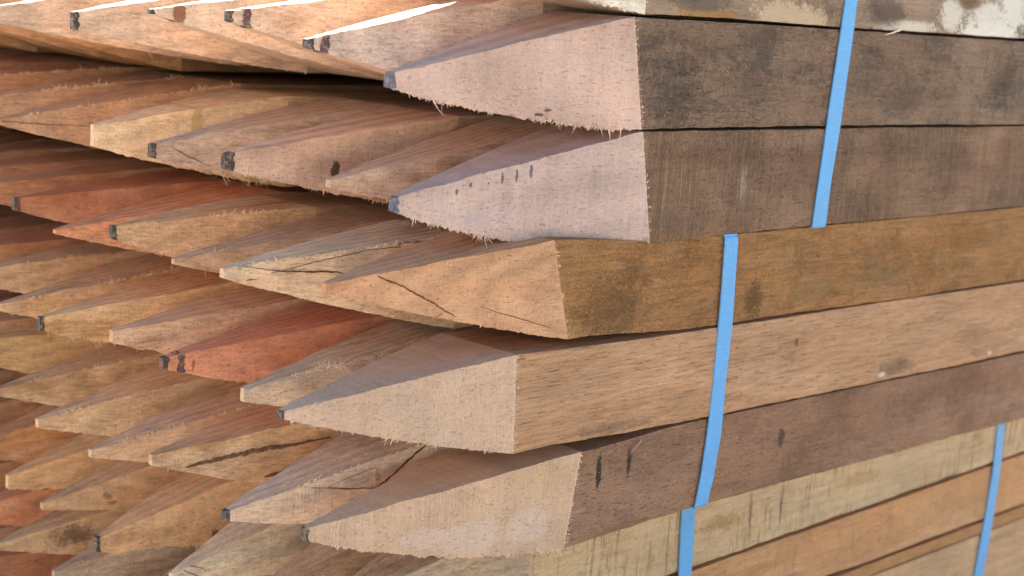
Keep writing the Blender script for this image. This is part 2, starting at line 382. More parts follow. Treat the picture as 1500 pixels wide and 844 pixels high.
    (1, 11, 550.0, 49, (-172.7, 36.2, 30.2), (-60.9, 50.0), (-57.8, 1.0), {'col': (190, 145, 106), 'look': 'tan stake'}),
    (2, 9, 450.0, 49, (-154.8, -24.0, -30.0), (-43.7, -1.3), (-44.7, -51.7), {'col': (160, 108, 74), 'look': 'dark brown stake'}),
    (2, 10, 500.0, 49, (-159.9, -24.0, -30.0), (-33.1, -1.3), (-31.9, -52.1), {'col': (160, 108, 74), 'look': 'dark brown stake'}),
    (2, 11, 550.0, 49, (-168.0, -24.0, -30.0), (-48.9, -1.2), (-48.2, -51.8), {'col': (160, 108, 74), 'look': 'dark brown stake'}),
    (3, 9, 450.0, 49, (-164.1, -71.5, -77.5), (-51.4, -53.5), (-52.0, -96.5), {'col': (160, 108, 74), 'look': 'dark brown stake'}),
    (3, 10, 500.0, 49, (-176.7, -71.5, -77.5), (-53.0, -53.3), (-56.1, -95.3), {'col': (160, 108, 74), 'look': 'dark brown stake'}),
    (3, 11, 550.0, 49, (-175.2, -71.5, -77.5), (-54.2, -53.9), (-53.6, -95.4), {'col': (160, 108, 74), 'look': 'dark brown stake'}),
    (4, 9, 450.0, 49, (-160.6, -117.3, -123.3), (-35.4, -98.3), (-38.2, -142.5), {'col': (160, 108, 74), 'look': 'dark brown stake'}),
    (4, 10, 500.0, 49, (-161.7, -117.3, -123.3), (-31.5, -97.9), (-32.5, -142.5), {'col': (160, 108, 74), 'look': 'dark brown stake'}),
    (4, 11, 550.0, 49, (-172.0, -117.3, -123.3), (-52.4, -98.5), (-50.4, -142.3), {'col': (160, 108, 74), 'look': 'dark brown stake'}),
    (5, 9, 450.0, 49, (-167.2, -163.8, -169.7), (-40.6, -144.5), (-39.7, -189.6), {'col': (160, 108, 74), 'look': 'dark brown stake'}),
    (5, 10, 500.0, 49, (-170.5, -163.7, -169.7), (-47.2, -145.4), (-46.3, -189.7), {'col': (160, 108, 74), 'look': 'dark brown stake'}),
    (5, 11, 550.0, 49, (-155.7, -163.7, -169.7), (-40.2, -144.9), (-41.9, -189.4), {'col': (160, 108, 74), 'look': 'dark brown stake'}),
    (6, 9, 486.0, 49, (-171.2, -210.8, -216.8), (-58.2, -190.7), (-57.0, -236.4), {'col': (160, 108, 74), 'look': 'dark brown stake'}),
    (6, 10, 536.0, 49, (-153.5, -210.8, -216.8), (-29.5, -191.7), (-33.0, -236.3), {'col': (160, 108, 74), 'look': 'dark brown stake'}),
    (7, 8, 436.0, 49, (-176.0, -257.5, -263.5), (-50.9, -238.4), (-52.2, -282.2), {'col': (170, 120, 82), 'look': 'brown stake'}),
    (7, 9, 486.0, 49, (-163.1, -257.5, -263.5), (-43.5, -239.3), (-46.8, -282.5), {'col': (170, 120, 82), 'look': 'brown stake'}),
    (8, 1, 86.0, 49, (-175.9, -304.0, -310.1), (-61.7, -285.3), (-61.6, -329.8), {'col': (170, 112, 76), 'look': 'brown stake'}),
    (8, 2, 136.0, 49, (-163.0, -304.0, -310.0), (-46.3, -285.4), (-46.5, -329.7), {'col': (170, 112, 76), 'look': 'brown stake'}),
    (8, 3, 186.0, 49, (-171.6, -304.0, -310.0), (-52.3, -284.6), (-52.5, -329.6), {'col': (170, 112, 76), 'look': 'brown stake'}),
    (8, 8, 436.0, 49, (-165.6, -304.0, -310.0), (-52.8, -284.6), (-48.5, -329.5), {'col': (170, 112, 76), 'look': 'brown stake'}),
    (8, 9, 486.0, 49, (-167.1, -304.0, -310.0), (-48.3, -284.2), (-51.4, -329.8), {'col': (170, 112, 76), 'look': 'brown stake'}),
    (0, 2, 100.0, 49, (-29.8, 84.0, 78.0), (76.9, 104.6), (81.4, 62.1), {'col': (196, 156, 122), 'look': 'stake set further back'}),
    (0, 3, 150.0, 49, (-19.8, 84.0, 78.0), (96.2, 105.2), (96.4, 61.1), {'col': (196, 156, 122), 'look': 'stake set further back'}),
    (0, 4, 200.0, 49, (-19.8, 84.0, 78.0), (94.0, 105.8), (93.5, 61.1), {'col': (196, 156, 122), 'look': 'stake set further back'}),
    (9, 0, 36.0, 49, (-166.2, -351.0, -357.1), (-48.3, -331), (-52.7, -377), {'col': (190, 152, 116), 'look': 'tan stake'}),
]
FEATURES = [('strip', 3, 0,
  [(-134.3, 18.2, -60.4), (-128.5, 17.1, -62.9), (-122.0, 15.9, -65.5), (-115.3, 14.8, -69.3), (-107.9, 13.5, -72.8), (-101.6, 12.4, -76.7),
   (-96.7, 11.5, -79.3)],
  [0.7, 1.1, 0.9, 1.0, 0.9, 0.9, 0.3], 'bark_seam'),
 ('strip', 3, 0, [(-85.3, 8.9, -75.4), (-74.7, 6.9, -78.9), (-62.3, 4.6, -82.6), (-47.6, 1.8, -87.1)], [0.2, 0.4, 0.5, 0.3], 'bark_seam'),
 ('strip', 3, 1,
  [(-162.7, 71.4, -62.9), (-151.7, 69.1, -65.4), (-146.1, 67.9, -66.1), (-136.8, 66.0, -66.6), (-128.9, 64.4, -66.7), (-120.8, 62.7, -67.3),
   (-115.6, 61.7, -68.4)],
  [0.3, 0.5, 0.9, 1.3, 1.4, 1.0, 0.2], 'split'),
 ('strip', 3, 1,
  [(-150.7, 68.9, -66.9), (-143.0, 67.3, -65.4), (-132.2, 65.1, -62.8), (-117.9, 62.2, -60.2), (-103.4, 59.3, -57.9), (-90.4, 56.6, -57.1)],
  [0.2, 0.4, 0.5, 0.5, 0.4, 0.5], 'split'),
 ('strip', 3, 1, [(-90.4, 56.6, -57.1), (-91.3, 56.9, -53.1), (-90.8, 56.8, -49.4), (-85.6, 55.8, -47.1), (-80.2, 54.7, -45.3)],
  [0.5, 0.6, 0.5, 0.5, 0.2], 'split'),
 ('strip', 3, 1, [(-161.8, 71.1, -69.6), (-159.4, 70.6, -69.4), (-156.4, 70.0, -69.3)], [0.3, 0.6, 0.2], 'split'),
 ('strip', 2, 5, [(-168.7, 272.8, -23.4), (-156.6, 270.6, -24.3), (-144.6, 268.5, -25.1), (-135.9, 266.9, -25.0), (-122.8, 264.6, -25.9)],
  [0.3, 0.4, 0.5, 0.3, 0.3], 'crack'),
 ('strip', 2, 3, [(-135.8, 171.3, -25.3), (-131.7, 170.6, -27.5), (-127.3, 169.7, -29.8), (-122.1, 168.8, -32.0), (-116.6, 167.8, -34.3)],
  [0.2, 0.5, 0.4, 0.5, 0.2], 'crack'),
 ('bark', 5, 2,
  [(-155.6, 119.7, -164.7), (-149.9, 118.4, -163.4), (-143.5, 117.1, -162.7), (-132.2, 114.6, -160.9), (-124.0, 112.9, -159.8),
   (-114.0, 110.7, -159.1), (-103.8, 108.6, -158.7), (-95.2, 106.7, -157.9), (-85.9, 104.7, -157.1)],
  [0.6, 1.6, 1.8, 2.4, 2.4, 2.3, 1.4, 1.0, 0.5], 'bark_streak'),
 ('bark', 5, 2, [(-118.4, 111.6, -173.2), (-113.4, 110.6, -172.4), (-105.0, 108.8, -170.6), (-98.1, 107.3, -170.4)], [0.6, 1.8, 1.6, 0.4],
  'bark_streak'),
 ('strip', 5, 1, [(-95.6, 58.7, -167.9), (-89.3, 57.4, -164.1), (-81.3, 55.8, -158.5), (-70.6, 53.6, -150.1)], [0.5, 1.3, 1.8, 1.2], 'split'),
 ('strip', 5, 1, [(-126.4, 65.0, -164.4), (-118.2, 63.3, -165.3), (-108.1, 61.3, -166.8), (-95.6, 58.7, -167.9)], [0.3, 0.5, 0.6, 0.5], 'split'),
 ('chunk', 5, 1, [(-118.9, 63.5, -164.6), (-111.7, 62.0, -161.9), (-96.8, 59.0, -158.1), (-95.6, 58.7, -166.9)], 2.2, 'torn_chunk'),
 ('strip', 6, 2, [(-130.0, 158.0, -231.4), (-125.8, 157.1, -233.8), (-120.2, 155.9, -236.7)], [0.6, 0.7, 0.4], 'crack'),
 ('strip', 6, 2, [(-126.6, 157.3, -228.8), (-121.7, 156.3, -231.2), (-118.1, 155.5, -233.5)], [0.5, 0.5, 0.3], 'crack')]
SIDE_SPOTS = {0: [(211.3, 53.4, 30, 4, 0.9, (222, 208, 190), 0.35), (298.1, 53.5, 34, 7, 0.95, (236, 228, 216), 0.3),
     (254.9, 61.8, 13, 9, 0.9, (226, 214, 198), 0.4), (322.3, 67.4, 16, 13, 0.9, (232, 224, 212), 0.35),
     (295.9, 62.4, 26, 9, 0.9, (230, 220, 206), 0.5), (271.6, 69.3, 12, 4, 0.85, (120, 88, 66), 0.5), (189.9, 60.5, 18, 8, 0.8, (96, 78, 68), 0.4),
     (106.0, 54.5, 30, 8, 0.75, (216, 188, 156), 0.4), (39.7, 53.4, 22, 3.2, 0.85, (160, 120, 72), 0.25),
     (34.0, 58.4, 22, 4, 0.8, (104, 90, 80), 0.3)],
 1: [(20.3, 15.5, 18, 19, 0.62, (60, 53, 52), 0.9), (75.7, 20.8, 26, 11, 0.35, (62, 56, 54), 1.0), (174.0, 26.6, 22, 8, 0.3, (60, 56, 54), 1.0),
     (324.7, 25.8, 26, 17, 0.5, (58, 55, 56), 0.9), (53.7, 44.5, 30, 5, 0.4, (158, 124, 100), 0.8), (230.0, 13.3, 30, 9, 0.3, (150, 112, 90), 0.9)],
 2: [(79.3, -27.3, 3.5, 9, 0.65, (206, 180, 154), 1.0), (197.6, -10.7, 26, 8, 0.4, (84, 60, 50), 0.7),
     (28.5, -45.0, 16, 8, 0.35, (140, 116, 98), 0.7), (339.4, -16.9, 22, 12, 0.35, (146, 112, 88), 0.5)],
 3: [(147.8, -85.4, 20, 7, 0.6, (214, 170, 118), 0.6), (211.5, -80.8, 30, 6, 0.4, (176, 140, 96), 0.6), (97.4, -86.6, 7, 10, 0.6, (96, 62, 28), 0.5),
     (-7.7, -81.0, 22, 16, 0.5, (108, 74, 42), 0.7), (303.3, -66.8, 40, 8, 0.45, (186, 128, 72), 0.7)],
 4: [(236.8, -137.2, 18, 5, 0.5, (84, 66, 56), 0.7), (317.2, -126.0, 24, 8, 0.25, (110, 84, 70), 0.7),
     (224.7, -140.1, 4.2, 1.4, 0.95, (226, 206, 190), 0.7), (345.0, -140.4, 2.6, 1.2, 0.95, (226, 206, 190), 0.7),
     (137.9, -112.6, 1.6, 2.4, 0.7, (84, 52, 38), 0.5), (1.6, -138.8, 26, 3, 0.5, (110, 86, 70), 0.6)],
 5: [(-9.2, -159.3, 1.9, 9.5, 0.9, (50, 44, 46), 0.35), (12.0, -157.4, 1.7, 7, 0.85, (52, 46, 48), 0.35),
     (133.2, -163.4, 3.4, 5.2, 0.75, (64, 54, 52), 0.4), (189.5, -140.2, 30, 7, 0.35, (112, 74, 56), 0.6),
     (324.3, -156.6, 30, 10, 0.4, (120, 72, 50), 0.7)],
 6: [(379.8, -238.5, 12, 5, 0.6, (84, 76, 72), 0.6), (138.9, -221.7, 22, 5, 0.5, (140, 98, 54), 0.7),
     (272.1, -218.3, 20, 5, 0.4, (160, 112, 60), 0.6), (186.8, -247.2, 14, 6, 0.35, (120, 104, 90), 0.6)]}
FACE_SPOTS = {(1, 0): [(-56.7, 5.8, 2.6, 0.8, 0.85, (86, 76, 84), 0.3), (-52.0, 7.9, 2.2, 0.7, 0.85, (86, 76, 84), 0.3)],
 (1, 3): [(-134.0, 36.5, 3.2, 5.5, 0.85, (138, 84, 54), 0.1)],
 (2, 0): [(-72.4, -22.0, 0.8, 2.6, 0.8, (84, 82, 104), 0.25), (-64.8, -20.8, 0.8, 2.9, 0.8, (84, 82, 104), 0.25),
          (-57.6, -18.8, 0.8, 3.2, 0.8, (84, 82, 104), 0.25), (-87.9, -24.2, 0.8, 1.2, 0.8, (84, 82, 104), 0.25),
          (-94.3, -27.3, 0.7, 1.6, 0.8, (84, 82, 104), 0.25), (-79.4, -23.7, 0.6, 0.8, 0.8, (84, 82, 104), 0.25),
          (-81.9, -39.0, 18, 3, 0.25, (170, 160, 180), 0.6)],
 (2, 2): [(-84.8, -31.1, 2.2, 6, 0.9, (72, 44, 34), 0.35)],
 (2, 4): [(-95.7, -17.7, 3, 8, 0.6, (190, 156, 84), 0.5)],
 (3, 5): [(-141.7, -62.7, 20, 5, 0.3, (150, 70, 44), 0.7)],
 (4, 2): [(-153.4, -117.4, 0.8, 3, 0.6, (120, 50, 36), 0.3)],
 (5, 0): [(-51.1, -178.5, 11.5, 8.2, 0.38, (232, 204, 190), 0.1), (-80.1, -179.2, 16, 7, 0.38, (230, 202, 186), 0.12),
          (-104.5, -176.6, 12, 4.4, 0.4, (230, 200, 184), 0.12), (-41.3, -157.4, 24, 9, 0.3, (214, 176, 130), 0.7)],
 (6, 3): [(-86.4, -232.4, 2.2, 2.6, 0.8, (60, 38, 26), 0.5), (-127.5, -228.4, 20, 4, 0.3, (140, 90, 50), 0.7)],
 (6, 4): [(-117.0, -222.1, 2.6, 3, 0.6, (84, 56, 40), 0.6), (-113.6, -226.0, 3, 1.4, 0.6, (84, 56, 40), 0.6)],
 (7, 5): [(-109.0, -259.6, 13, 6, 0.7, (84, 56, 40), 0.8)]}
STRAPS = [('blue plastic strap over the top three layers, the upper right one',
  [((148.8, 28.7, 99.6), (159.7, 28.7, 99.6)), ((148.8, -0.30000000000000004, 99.6), (159.7, -0.30000000000000004, 99.6)),
   ((148.8, -1.3, 98.39999999999999), (159.7, -1.3, 98.39999999999999)), ((148.6, -1.3, 64.9), (159.0, -1.3, 65.4)),
   ((146.2, -1.3, 32.2), (157.8, -1.3, 32.4)), ((143.6, -1.3, -0.2), (155.8, -1.3, -0.3)), ((141.8, -1.3, -27.3), (152.8, -1.3, -27.6)),
   ((140.0, -1.3, -51.099999999999994), (151.6, -1.3, -51.099999999999994)),
   ((140.0, -0.30000000000000004, -52.3), (151.6, -0.30000000000000004, -52.3)), ((140.0, 28.7, -52.3), (151.6, 28.7, -52.3))]),
 ('blue plastic strap in the middle, crossing the fourth to sixth layers',
  [((68.2, 28.7, -52.3), (78.3, 28.7, -52.3)), ((68.2, -0.30000000000000004, -52.3), (78.3, -0.30000000000000004, -52.3)),
   ((68.2, -1.3, -53.5), (78.3, -1.3, -53.5)), ((69.1, -1.3, -77.2), (79.3, -1.3, -77.3)), ((69.4, -1.3, -97.7), (80.3, -1.3, -97.7)),
   ((69.3, -1.3, -126.1), (79.1, -1.3, -126.6)), ((68.4, -1.3, -153.2), (79.3, -1.3, -153.8)), ((66.5, -1.3, -174.1), (76.9, -1.3, -174.8)),
   ((63.9, -1.3, -189.0), (73.6, -1.3, -189.0)), ((63.9, -0.30000000000000004, -190.2), (73.6, -0.30000000000000004, -190.2)),
   ((63.9, 28.7, -190.2), (73.6, 28.7, -190.2))]),
 ('blue plastic strap stub at the lower edge, directly under the middle strap',
  [((99.1, 64.7, -190.2), (110.1, 64.7, -190.2)), ((99.1, 35.7, -190.2), (110.1, 35.7, -190.2)),
   ((99.1, 34.7, -191.39999999999998), (110.1, 34.7, -191.39999999999998)), ((100.6, 34.7, -223.7), (111.7, 34.7, -225.1)),
   ((102.3, 34.7, -244.9), (113.0, 34.7, -246.8)), ((108.5, 34.7, -311.7), (119.4, 34.7, -313.8))]),
 ('narrow looking blue strap farthest right, low on the pile',
  [((433.7, 64.7, -190.2), (444.0, 64.7, -190.2)), ((433.7, 35.7, -190.2), (444.0, 35.7, -190.2)),
   ((433.7, 34.7, -191.39999999999998), (444.0, 34.7, -191.39999999999998)), ((435.5, 34.7, -235.4), (445.9, 34.7, -236.1)),
   ((433.2, 34.7, -271.5), (444.6, 34.7, -272.6)), ((428.0, 34.7, -315.3), (440.4, 34.7, -316.9)), ((420.8, 34.7, -370.4), (433.0, 34.7, -372.0))])]
SPLINTERS = [((18.3, -1.2, -147.6), (6.5, -3.2, -153.3), 1.0, (190, 150, 120), 'thin brown splinter stuck beside the two dark ink marks'),
 ((202.9, -1.2, 52.1), (183.0, -3.2, 47.6), 1.4, (226, 206, 184), 'pale splinter under the white flaking patch right of the strap'),
 ((-108.1, 6.0, -76.3), (-118.7, 4.0, -78.4), 1.2, (170, 112, 72), 'short splinter poking out below the bark seam')]


# ------------------------------------------------------------------ mesh helpers
def link_mesh(name, verts, faces, mat, parent=None, loc=(0, 0, 0), smooth=True, color=None, sharp=35):
    me = bpy.data.meshes.new(name)
    me.from_pydata([tuple(v) for v in verts], [], faces)
    me.validate()
    me.materials.append(mat)
    if smooth:
        me.polygons.foreach_set('use_smooth', [True] * len(me.polygons))
        me.set_sharp_from_angle(angle=math.radians(sharp))
    me.update()
    o = bpy.data.objects.new(name, me)
    o.location = loc
    COL.objects.link(o)
    if parent is not None:
        o.parent = parent
    if color is not None:
        o.color = (*color, 1)
    return o


def nz(p, s, seed=0.0):
    return noise.noise(Vector((p[0] * s + seed, p[1] * s + seed * 0.37, p[2] * s - seed * 0.71)))


class Blades:
    """torn wood fibres: small three-sided tapering slivers gathered into one mesh"""
    def __init__(self):
        self.v = []; self.f = []

    def add(self, p, d, length, width, bend, seg=4):
        d = d.normalized()
        side = d.cross(Vector((0.3, 1, 0.2))).normalized()
        up = d.cross(side)
        b0 = len(self.v)
        pos = p.copy(); dirn = d.copy()
        for s in range(seg):
            r = width * 0.5 * (1 - s / seg) ** 0.7
            for a in range(3):
                an = a * 2.094
                self.v.append(pos + side * (r * math.cos(an)) + up * (r * math.sin(an) * 0.6))
            dirn = (dirn + bend / seg).normalized()
            pos = pos + dirn * (length / seg)
        self.v.append(pos)
        for s in range(seg - 1):
            for a in range(3):
                i = b0 + s * 3 + a; j = b0 + s * 3 + (a + 1) % 3
                self.f.append((i, j, j + 3, i + 3))
        e = b0 + (seg - 1) * 3
        for a in range(3):
            self.f.append((e + a, e + (a + 1) % 3, len(self.v) - 1))


class Stake:
    """geometry of one stake in metres, local to its base point"""
    def __init__(self, row):
        (self.L, self.k, y, w, tip, T, B, kw) = row
        self.kw = kw
        self.seed = self.L * 17.3 + self.k * 5.9
        self.front = self.k == 0
        mm = 0.001
        self.w = w * mm
        self.y = y * mm
        self.tip = (tip[0] * mm, tip[1] * mm, tip[2] * mm)
        self.T = (T[0] * mm, T[1] * mm); self.B = (B[0] * mm, B[1] * mm)
        self.loc = Vector(((self.T[0] + self.B[0]) / 2, self.y, min(self.B[1], self.T[1])))
        self.bb = kw.get('bb', 1.2) * mm
        self.bt = kw.get('bt', 0.6) * mm
        self.ri = kw.get('ri', 0.0) * mm                   # a stake lying slightly rolled: inner top edge lower
        self.tt = 0.003                                    # blunt tip, thickness across

    def corner(self, u, c):
        """four long edges of the point; u 0 at the tip, 1 at the shoulder; c: 0 outer bottom, 1 outer top, 2 inner top, 3 inner bottom"""
        yc = self.y + self.w / 2
        if c in (0, 3):
            x1, z1 = self.B; z0 = self.tip[2]; bul = -self.bb
        else:
            x1, z1 = self.T; z0 = self.tip[1]; bul = self.bt
            if c == 2:
                z1 += self.ri
        y0 = yc - self.tt / 2 if c in (0, 1) else yc + self.tt / 2
        y1 = self.y if c in (0, 1) else self.y + self.w
        x0 = self.tip[0]
        h = 4 * u * (1 - u)
        return Vector((x0 + (x1 - x0) * u, y0 + (y1 - y0) * u - (h * 0.0012 if c in (0, 1) else -h * 0.0012), z0 + (z1 - z0) * u + bul * h))

    def ring(self, cs, n):
        """perimeter through four corners, n = subdivisions of (outer, top, inner, bottom)"""
        out = []
        seq = [(0, 1), (1, 2), (2, 3), (3, 0)]
        for (a, b), m_ in zip(seq, n):
            for i in range(m_):
                out.append((cs[a].lerp(cs[b], i / m_), a, i / m_))
        return out

    def disp(self, p, amp):
        return (nz(p, 330, self.seed) * 0.6 + nz(p, 900, self.seed) * 0.4) * amp

    def point_mesh(self):
        nu = 110 if self.front else 56
        n = (34, 18, 3, 10) if self.front else (18, 14, 3, 8)
        per = sum(n)
        V = []; F = []
        rag = 0.0011 * self.kw.get('fb', 0.15) + 0.0002
        ragt = 0.0006 * self.kw.get('ft', 0.0) + 0.00012
        for i in range(nu + 1):
            u = i / nu
            cs = [self.corner(u, c) for c in range(4)]
            fade = min(1.0, (1 - u) * 12, 0.25 + u * 8)
            ctr = (cs[0] + cs[2]) / 2
            for (p, side, s) in self.ring(cs, n):
                nrm = {0: Vector((-.2, -1, 0)), 1: Vector((-.2, 0, 1)), 2: Vector((-.2, 1, 0)), 3: Vector((-.2, 0, -1))}[side]
                a = 0.00035 if side in (0, 1) else 0.0003
                q = p + nrm * (self.disp(p, a) * fade)
                q += nrm * (nz(p, 60, self.seed + 3) * 0.0007 * fade)
                q.y += math.sin(p.x * 1900 + nz(p, 90, 5) * 3) * 0.00005 * fade
                if side == 0 and s == 0:
                    q.z += (nz(p, 800, self.seed) - 0.2) * rag * 2 * fade
                if side == 1 and s == 0:
                    q.z += (nz(p, 800, self.seed + 9)) * ragt * 2 * fade
                V.append(q - self.loc)
            if i:
                for j in range(per):
                    a0 = (i - 1) * per + j; a1 = (i - 1) * per + (j + 1) % per
                    F.append((a0, a1, a1 + per, a0 + per))
        F.append(tuple(range(per)))
        return V, F

    def shaft_mesh(self, zfar=None, slope=(0, 0), x_end=0.82):
        front = self.front
        xs0 = [0.0, 0.004, 0.010]
        xs = []
        L = x_end - self.loc.x
        step = 0.0035 if front else 0.02
        reach = 0.62 if front else 0.30
        t = 0.0
        while t < reach:
            xs.append(t)
            t += step if t > 0.012 else 0.003
        while t < L:
            xs.append(t); t += 0.08
        xs.append(L)
        n = (20, 4, 2, 4) if front else (8, 6, 2, 4)
        V = []; F = []
        lo, hi = self.B[1], self.T[1]
        zlo, zhi = zfar if zfar else (lo, hi)
        for i, t in enumerate(xs):
            ease = min(1.0, t / 0.03)
            f_ = min(1.0, t / 0.015)
            cut = 0.0006 * f_
            sx = t / L
            mixz = min(1.0, t / 0.09); mixz = mixz * mixz * (3 - 2 * mixz)
            bl = lo + (zlo - lo) * mixz + slope[0] * t
            tl = hi + (zhi - hi) * mixz + slope[1] * t
            xb = self.B[0] + (x_end - self.B[0]) * sx
            xt = self.T[0] + (x_end - self.T[0]) * sx
            yo = self.y + nz((t, self.L, self.k), 6, self.seed) * 0.0006 * ease
            c = [Vector((xb, yo, bl)), Vector((xt, yo, tl)), Vector((xt, self.y + self.w, tl + self.ri)), Vector((xb, self.y + self.w, bl))]
            # chamfered ring: edges pulled in
            ring = []
            for (p, side, s) in self.ring(c, n):
                if s == 0:
                    d = {0: Vector((0, 1, 1)), 1: Vector((0, 1, -1)), 2: Vector((0, -1, -1)), 3: Vector((0, -1, 1))}[side]
                    q = p + d * cut * (0.6 + 0.5 * max(-0.4, nz(p, 60, self.seed)) + 0.4 * nz(p, 500, self.seed))
                else:
                    nrm = {0: Vector((0, -1, 0)), 1: Vector((0, 0, 1)), 2: Vector((0, 1, 0)), 3: Vector((0, 0, -1))}[side]
                    q = p + nrm * (self.disp(p, 0.00035) * ease)
                if side == 0:
                    q = q + Vector((0, -1, 0)) * (nz(p, 25, self.seed) * 0.0008 * ease)
                # edges wander up and down a little along the length
                q.z += nz((t, 0.0, 1.0 if q.z > (bl + tl) / 2 else 0.0), 9, self.seed) * 0.0006 * ease
                ring.append(q)
            V += [q - self.loc for q in ring]
            per = len(ring)
            if i:
                for j in range(per):
                    a0 = (i - 1) * per + j; a1 = (i - 1) * per + (j + 1) % per
                    F.append((a0, a1, a1 + per, a0 + per))
        F.append(tuple(reversed(range(len(V) - per, len(V)))))
        return V, F

    def cap_mesh(self, d, u0=0.0):
        """ink on the tip: a thin skin over the last millimetres of the point"""
        length = (Vector((self.T[0], 0, 0)) - Vector((self.tip[0], 0, 0))).length
        n = (8, 6, 3, 4); per = sum(n)
        V = []; F = []
        steps = 6
        for i in range(steps + 1):
            u = u0 + (d / length) * i / steps
            cs = [self.corner(u, c) for c in range(4)]
            ctr = sum(cs, Vector()) / 4
            for (p, side, s) in self.ring(cs, n):
                nrm = {0: Vector((-.2, -1, 0)), 1: Vector((-.2, 0, 1)), 2: Vector((-.2, 1, 0)), 3: Vector((-.2, 0, -1))}[side]
                dirv = (p - ctr); dirv.x = 0
                q = p + dirv.normalized() * 0.00012 + Vector((0, 0, 0)) if side else p + Vector((-.2, -1, 0)) * (0.00014 + max(0.0, nz(p, 60, self.seed + 3) * 0.0007 * min(1.0, 0.25 + u * 8)))
                if i == steps or (i == 0 and u0 > 0):
                    q.x += nz(p, 700, self.seed) * 0.0014
                if i == 0 and u0 == 0:
                    q.x -= 0.0002
                V.append(q - self.loc)
            if i:
                for j in range(per):
                    a0 = (i - 1) * per + j; a1 = (i - 1) * per + (j + 1) % per
                    F.append((a0, a1, a1 + per, a0 + per))
        if u0 == 0:
            F.append(tuple(range(per)))
        return V, F

    def surf(self, x, z):
        """point of the right-hand cut face at a given length and height (world mm already in m)"""
        u = 0.5
        for _ in range(12):
            a = self.corner(u, 0); b = self.corner(u, 1)
            v = max(0.0, min(1.0, (z - a.z) / max(1e-6, b.z - a.z)))
            p = a.lerp(b, v)
            span = (self.T[0] * v + self.B[0] * (1 - v)) - self.tip[0]
            u = max(0.0, min(1.0, u + (x - p.x) / span))
        a = self.corner(u, 0); b = self.corner(u, 1)
        v = max(0.0, min(1.0, (z - a.z) / max(1e-6, b.z - a.z)))
        p = a.lerp(b, v)
        fade = min(1.0, (1 - u) * 12, 0.25 + u * 8)
        nrm = Vector((-.2, -1, 0))
        return p + nrm * (self.disp(p, 0.00035) * fade) + nrm * (nz(p, 60, self.seed + 3) * 0.0007 * fade)

    def fringe(self, rng):
        B = Blades()
        ln = self.T[0] - self.tip[0]
        fb = self.kw.get('fb', 0.08)
        if fb > 0:
            cnt = int(ln * 1000 * (5.0 if self.front else 3.4) * fb)
            for _ in range(cnt):
                u = rng.uniform(0.03, 1.0)
                clump = max(0.15, nz((u * ln, 0, 0), 90, self.seed) * 1.3 + 0.45) * max(0.35, 0.6 + nz((u * ln, 0, 0), 420, self.seed))
                p = self.corner(u, 0) + Vector((0, rng.uniform(0, 0.0008), 0.0003)) - self.loc
                d = Vector((rng.uniform(-1.1, 0.5), rng.uniform(-0.75, 0.15), -1.0))
                l = rng.uniform(0.0009, 0.0042) * clump * (0.7 + 0.6 * fb)
                if rng.random() < 0.14:
                    l *= rng.uniform(1.4, 2.4)
                B.add(p, d, l, rng.uniform(0.0004, 0.0009) if rng.random() < 0.7 else 0.0003, Vector((rng.uniform(-1, 1), rng.uniform(-.5, .5), rng.uniform(-.5, .8))) * 0.9)
        if self.front:
            for _ in range(150):
                f = rng.uniform(0.02, 0.98)
                p = self.corner(1.0, 0).lerp(self.corner(1.0, 1), f) + Vector((rng.uniform(-0.0012, 0.0012), 0.0001, 0)) - self.loc
                d = Vector((rng.uniform(0.2, 1.0), rng.uniform(-0.5, -0.1), rng.uniform(-0.8, 0.8)))
                B.add(p, d, rng.uniform(0.0006, 0.0020), rng.uniform(0.0003, 0.0006), Vector((0, 0.8, rng.uniform(-1, 1))), seg=3)
        ft = self.kw.get('ft', 0.0)
        if ft > 0:
            cnt = int(ln * 1000 * 3.0 * ft)
            for _ in range(cnt):
                u = rng.uniform(0.1, 1.0)
                clump = max(0.1, nz((u * ln, 0, 5), 70, self.seed) + 0.45)
                p = self.corner(u, 1) + Vector((0, 0.0002, -0.0003)) - self.loc
                d = Vector((rng.uniform(-0.8, 0.8), rng.uniform(-0.5, 0.3), rng.uniform(0.1, 1.0)))
                l = rng.uniform(0.0014, 0.0050) * clump * (0.7 + 0.5 * ft)
                if rng.random() < 0.10:
                    l *= 1.8
                B.add(p, d, l, rng.uniform(0.0003, 0.0007), Vector((rng.uniform(-1, 1), rng.uniform(-.6, .3), rng.uniform(-1.4, .4))) * 1.2)
        return B


# ------------------------------------------------------------------ the setting: the yard under the pile
def make_ground():
    mat = bpy.data.materials.new("gravel_yard")
    mat.use_nodes = True
    t = NT(mat)
    tc = t.n("ShaderNodeTexCoord").outputs['Object']
    a = t.noise(tc, 6, 5, 0.6); b = t.noise(tc, 90, 4, 0.7)
    rgb = t.mix(t.ramp(a, 0.35, 0.65), (0.42, 0.36, 0.29), (0.52, 0.46, 0.38))
    t.l(t.scale(rgb, t.math('MULTIPLY_ADD', b, 0.8, 0.6)), t.bsdf.inputs['Base Color'])
    t.bsdf.inputs['Roughness'].default_value = 0.9
    t.l(t.bump(b, 0.01), t.bsdf.inputs['Normal'])
    s = 60
    o = link_mesh("ground", [(-s, -s, 0), (s, -s, 0), (s, s, 0), (-s, s, 0)], [(0, 1, 2, 3)], mat, smooth=False)
    o['kind'] = 'structure'
    o['label'] = 'bare gravelly yard the pile of stakes stands on'
make_ground()

